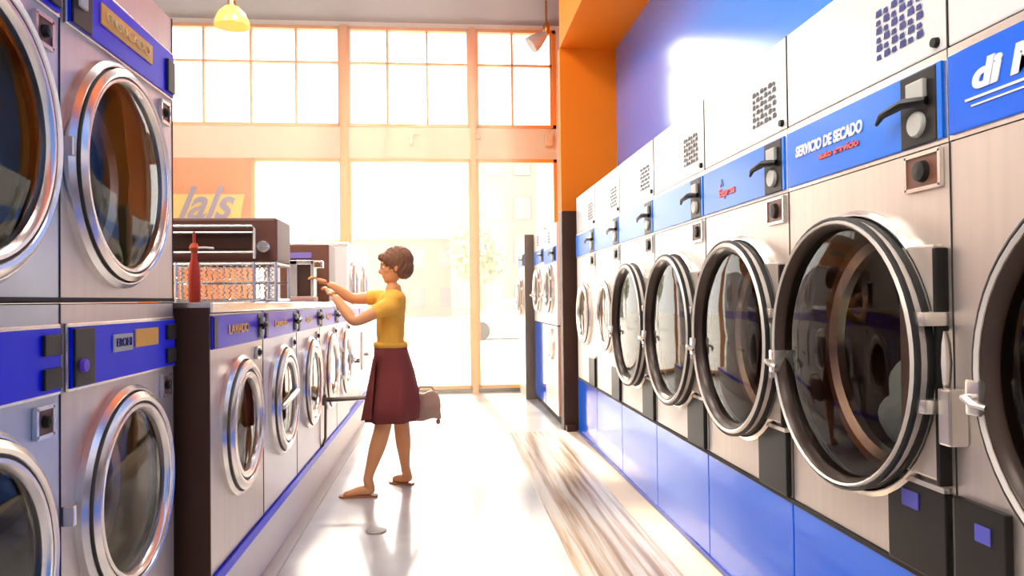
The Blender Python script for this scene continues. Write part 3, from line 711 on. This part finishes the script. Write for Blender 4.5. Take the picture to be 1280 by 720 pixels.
# front (camera-side) leg steps towards the washers
ankN = P(459, 600, 4.92); kneN = P(479, 535, 4.92)
ankF = P(507, 588, 5.22); kneF = P(502, 530, 5.15)
def foot(ank, toe, r=.028):
    dd = (toe-ank); dd.z = 0; dd.normalize()
    heel = Vector((ank.x, ank.y, .035))-dd*.035
    ball = Vector((toe.x, toe.y, .022))-dd*.05
    tip = Vector((toe.x, toe.y, .018))
    return heel, ball, tip
hN, bN, tN = foot(ankN, at(428, 622, Z=.0)); hF, bF, tF = foot(ankF, at(490, 603, Z=0))
lerp = lambda a, b, t: a+(b-a)*t
body = skin_mesh([
    [(pel, (.105, .095)), (wai, (.10, .082)), (che, (.125, .095)), (lerp(che, nck, .7), (.10, .07)), (nck, .060), (hb_, .055)],
    [(pel, (.105, .095)), (hipN, .078), (lerp(hipN, kneN, .5), .072), (kneN, .058), (lerp(kneN, ankN, .33), .062), (lerp(kneN, ankN, .8), .038), (ankN, .034)],
    [(pel, (.105, .095)), (hipF, .078), (lerp(hipF, kneF, .5), .072), (kneF, .056), (lerp(kneF, ankF, .33), .060), (lerp(kneF, ankF, .8), .038), (ankF, .034)],
])
armN = skin_mesh([[(lerp(che, shN, .6), .05), (shN, .050), (lerp(shN, elN, .5), .046), (elN, .039), (lerp(elN, wrN, .35), .041), (wrN, .027)]])
armF = skin_mesh([[(lerp(che, shF, .6), .05), (shF, .048), (lerp(shF, elF, .5), .045), (elF, .038), (lerp(elF, wrF, .35), .040), (wrF, .027)]])
ftN = skin_mesh([[(lerp(ankN, kneN, .2), .038), (ankN, .038), (hN, .030), (lerp(hN, bN, .5)+Vector((0, 0, .014)), .034), (bN, (.038, .024)), (tN, (.026, .016))]])
ftF = skin_mesh([[(lerp(ankF, kneF, .2), .037), (ankF, .037), (hF, .030), (lerp(hF, bF, .5)+Vector((0, 0, .014)), .034), (bF, (.038, .024)), (tF, (.026, .016))]])
parts = [body, armN, armF, ftN, ftF]
def hand(wr, fwd, side, up):
    fwd, up = fwd.normalized(), up.normalized(); side = side.normalized()
    out = [skin_mesh([[(wr, .023), (wr+fwd*.035, (.030, .018)), (wr+fwd*.075, (.036, .016))]])]
    for i, (s, L) in enumerate(((-.027, .062), (-.009, .072), (.010, .068), (.027, .052))):
        b = wr+fwd*.07+side*s
        out.append(skin_mesh([[(b, .0095), (b+fwd*L*.45+up*.002, .009), (b+fwd*L*.75-up*.014, .0085), (b+fwd*L*.9-up*.032, .0075)]]))
    b = wr+fwd*.02-side*.02
    out.append(skin_mesh([[(b, .012), (b-side*.028+fwd*.025-up*.01, .011), (b-side*.032+fwd*.055-up*.022, .0095)]]))
    return out
parts += hand(wrN, P(396, 350, 4.98)-wrN, Vector((-.2, 1, .1)), Vector((.3, 0, 1)))
parts += hand(wrF, P(388, 345, 5.06)-wrF, Vector((-.1, -1, .1)), Vector((.2, 0, 1)))
# head: skull, jaw, nose, lips, chin, ears, fused with the neck; looks to -x and a little down
HC = P(494, 333)
tilt = Matrix.Rotation(math.radians(-8), 3, 'Y')
hd = MB()
def hp(x, y, z): return HC+tilt @ Vector((x, y, z))
ell(hd, hp(.005, 0, .018), .094, .074, .098, tilt)
ell(hd, hp(-.032, 0, -.045), .058, .052, .065, tilt)
ell(hd, hp(-.066, 0, -.082), .022, .026, .022, tilt)
ell(hd, hp(-.098, 0, -.022), .020, .013, .018, tilt)     # nose tip
ell(hd, hp(-.088, 0, -.002), .014, .009, .028, tilt)
ell(hd, hp(-.084, 0, -.052), .012, .022, .006, tilt)     # upper lip
ell(hd, hp(-.081, 0, -.063), .012, .019, .007, tilt)
ell(hd, hp(-.078, 0, .030), .014, .045, .010, tilt)      # brow
for s in (-1, 1):
    ell(hd, hp(-.055, s*.036, -.022), .022, .020, .020, tilt)
    ell(hd, hp(.012, s*.076, -.012), .018, .008, .032, tilt)
bodyo = fuse('body', parts, hd, .0055, skin, person, 3)
# eyes
for s in (-1, 1):
    mb = MB(); ell(mb, hp(-.072, s*.031, .004), .010, .012, .007, tilt, 12, 8); mb.build('eye', white_ink, None, True)
    e = bpy.context.scene.objects[-1] if False else C.objects[-1]
    e.parent = person; e.matrix_parent_inverse = Matrix.Translation(-person.location)
    mb = MB(); ell(mb, hp(-.0795, s*.032, .003), .0045, .006, .006, tilt, 10, 6); i_ = mb.build('iris', dark, None, True)
    i_.parent = e
    mb = MB(); ell(mb, hp(-.086, s*.032, .026), .006, .020, .004, tilt, 12, 6); b_ = mb.build('eyebrow', hair_m, None, True)
    b_.parent = person; b_.matrix_parent_inverse = Matrix.Translation(-person.location)
# hair: short crop with a fringe
hr_ = MB()
ell(hr_, hp(.022, 0, .036), .106, .090, .100, tilt)
ell(hr_, hp(.052, 0, -.012), .070, .078, .082, tilt)
ell(hr_, hp(-.050, 0, .072), .054, .066, .034, tilt)
for s in (-1, 1): ell(hr_, hp(.030, s*.062, -.005), .040, .024, .062, tilt)
for s in (-1, 1): ell(hr_, hp(-.040, s*.060, .045), .034, .020, .038, tilt)
ell(hr_, hp(.055, 0, -.062), .034, .042, .034, tilt)
hair = fuse('hair', [], hr_, .007, hair_m, person, 2, noise=.0035)
# shirt
tor = skin_mesh([
    [(lerp(pel, wai, .55), (.125, .10)), (wai, (.118, .096)), (che, (.142, .108)), (lerp(che, nck, .62), (.125, .09)), (lerp(che, nck, .92), .078), (lerp(nck, hb_, .25), .072)]])
trap = MB(); ell(trap, lerp(che, nck, .70)+Vector((.004, 0, 0)), .085, .175, .075); ell(trap, lerp(che, nck, .35)+Vector((-.004, 0, 0)), .098, .15, .12)
slN = skin_mesh([[(lerp(che, shN, .5), .07), (shN, .070), (lerp(shN, elN, .35), .056), (lerp(shN, elN, .62), .052)]])
slF = skin_mesh([[(lerp(che, shF, .5), .07), (shF, .068), (lerp(shF, elF, .35), .055), (lerp(shF, elF, .62), .050)]])
fuse('short_sleeved_top', [tor, slN, slF], trap, .009, shirt_m, person, 4, noise=.0015)
# skirt: loft with folds, open at the hem
def loft(name, secs, m, parent, n=72, folds=9, t=.004):
    vs = []; fs = []
    for j, (c, rx, ry, amp) in enumerate(secs):
        for i in range(n):
            a = 2*PI*i/n; q = 1+amp*math.sin(folds*a+1.3*math.sin(a*2))
            vs.append((c[0]+rx*q*math.cos(a), c[1]+ry*q*math.sin(a), c[2]))
    for j in range(len(secs)-1):
        for i in range(n): k = (i+1) % n; fs.append((j*n+i, j*n+k, (j+1)*n+k, (j+1)*n+i))
    o = MB().add(vs, fs).build(name, m, None, True)
    o.parent = parent; o.matrix_parent_inverse = Matrix.Translation(-parent.location)
    sd = o.modifiers.new('s', 'SOLIDIFY'); sd.thickness = t
    return o
def sec(xl, xr, y, amp, ry, Y=YP+.02):
    a, b = P(xl, y, Y), P(xr, y, Y); return ((a+b)/2, (b.x-a.x)/2, ry, amp)
loft('skirt', [sec(468, 508, 431, 0, .128), sec(467, 512, 445, .01, .155), sec(464, 518, 465, .015, .18), sec(461, 522, 485, .03, .20), sec(458, 524, 505, .05, .21), sec(457, 522, 524, .07, .215)], skirt_m, person)
loft('waistband', [sec(467, 509, 427, 0, .130), sec(467, 510, 434, 0, .133)], shirt_m, person, t=.006)
# front flap of the skirt hanging ahead with its paler edge
fl = [P(466, 448, 4.97), P(470, 448, 4.86), P(464, 524, 4.84), P(451, 526, 4.94), P(458, 490, 4.95)]
q0 = MB(); off = Vector((0, .008, 0))
q0.add([fl[0], fl[1], fl[2], fl[3], fl[4]]+[v+off for v in fl], [(0, 1, 2, 3, 4), (9, 8, 7, 6, 5), (0, 5, 6, 1), (1, 6, 7, 2), (2, 7, 8, 3), (3, 8, 9, 4), (4, 9, 5, 0)])
o = q0.build('skirt_flap', skirt_m, None); o.parent = person; o.matrix_parent_inverse = Matrix.Translation(-person.location)
# shoes: thin flat soles with low uppers
for (hh_, bb, tt) in ((hN, bN, tN), (hF, bF, tF)):
    d_ = (tt-hh_).normalized(); n_ = Vector((-d_.y, d_.x, 0)).normalized()
    prof = [(-.035, .02), (-.02, .034), (.04, .033), (.13, .043), (.19, .040), (.225, .022), (.235, 0)]
    L = (tt-hh_).length/.21
    ring = [hh_+d_*x*L+n_*w for x, w in prof]+[hh_+d_*x*L-n_*w for x, w in reversed(prof[:-1])]
    vs = [Vector((v.x, v.y, .001)) for v in ring]+[Vector((v.x, v.y, .013)) for v in ring]; n = len(ring)
    o = MB().add(vs, [tuple(range(n)), tuple(range(2*n-1, n-1, -1))]+[(i, (i+1) % n, n+(i+1) % n, n+i) for i in range(n)]).build('shoe_sole', shoe_m, None)
    o.parent = person; o.matrix_parent_inverse = Matrix.Translation(-person.location)
# shoulder bag carried behind the hip
bg = empty('shoulder_bag', P(534, 507, 5.2), 0, 'soft taupe bag hanging behind the skirt of the standing person', 'bag')
bb = bmesh.new(); bmesh.ops.create_cube(bb, size=1); bmesh.ops.subdivide_edges(bb, edges=bb.edges[:], cuts=5, use_grid_fill=True)
for v in bb.verts:
    x, y, z = v.co; k = 1-.35*max(0, z)*1.2
    v.co = Vector((x*.19*k*(1+.05*math.sin(9*z)), y*.09*(1.3-abs(z)), z*.19+.012*math.sin(7*x)))
me = bpy.data.meshes.new('bag_body'); bb.to_mesh(me); bb.free()
for p in me.polygons: p.use_smooth = True
me.materials.append(bag_m); o = bpy.data.objects.new('bag_body', me); C.objects.link(o); o.parent = bg
sb = o.modifiers.new('s', 'SUBSURF'); sb.levels = 1; sb.render_levels = 1
MB().tube([(-.08, 0, .06), (-.05, 0, .13), (.03, 0, .13), (.07, 0, .07), (.075, -.01, -.10)], .007).build('strap', bag_m, bg, True)
MB().lathe([(.001, -.02), (.014, -.015), (.016, .01), (.001, .02)], (.075, -.01, -.11), 'z', 12).build('tassel', shoe_m, bg, True)
MB().tube([(-.09, -.0, .05), (-.15, -.06, .16), (-.19, -.12, .34)], .006).build('strap', bag_m, bg, True)
o = MB().lathe([(.001, 0), (.055, 0), (.06, .004), (.05, .008), (.001, .009)], (at(470, 664, Z=0).x, at(470, 664, Z=0).y, 0), 'z', 28).build('foot_shadow_disc', mat('shadow_grey', (.35, .33, .31), .4, .6)); tag(o, 'small round grey disc imitating a foot shadow on the pale floor of the aisle', 'shadow patch')  # grey disc stands in for the dark patch of foot shadow

# ------------------------------------------------------------------ light
w = bpy.data.worlds.new('sky'); bpy.context.scene.world = w; w.use_nodes = True
bgn = w.node_tree.nodes['Background']; bgn.inputs[0].default_value = (1, .96, .90, 1); bgn.inputs[1].default_value = 4.2
sl = bpy.data.lights.new('sun', 'SUN'); sl.energy = 7; sl.color = (1, .86, .66); sl.angle = math.radians(3)
so = bpy.data.objects.new('sun', sl); C.objects.link(so); so.rotation_euler = Vector((.06, -1, -.62)).to_track_quat('-Z', 'Y').to_euler()
HAZE = .030
if HAZE:
    hz = MB().box(-4.0, 1.74, -2.9, YW-.12, .02, ZC-.08).build('haze', None) if False else None
    me = bpy.data.meshes.new('haze'); b = MB().box(-4.04, .80, 5.4, YW-.1, .01, ZC-.02); me.from_pydata(b.v, [], b.f)
    hm = bpy.data.materials.new('sunlit_haze'); hm.use_nodes = True; nt = hm.node_tree; nt.nodes.clear()
    oo = nt.nodes.new('ShaderNodeOutputMaterial'); vs_ = nt.nodes.new('ShaderNodeVolumeScatter'); vs_.inputs['Density'].default_value = HAZE; vs_.inputs['Anisotropy'].default_value = .65
    vs_.inputs['Color'].default_value = (1, .93, .82, 1)
    nt.links.new(vs_.outputs[0], oo.inputs['Volume']); me.materials.append(hm)
    o = bpy.data.objects.new('haze', me); C.objects.link(o); tag(o, 'warm sunlit haze filling the room before the windows', 'haze', kind='stuff')
sc = bpy.context.scene
sc.view_settings.view_transform = 'Standard'; sc.view_settings.look = 'None'; sc.view_settings.gamma = 1; sc.view_settings.use_curve_mapping = False
sc.view_settings.exposure = 0.42
sc.cycles.use_denoising = True
sc.cycles.max_bounces = 8; sc.cycles.transparent_max_bounces = 12; sc.cycles.volume_bounces = 1; sc.cycles.caustics_reflective = False; sc.cycles.caustics_refractive = False
sc.cycles.sample_clamp_indirect = 8
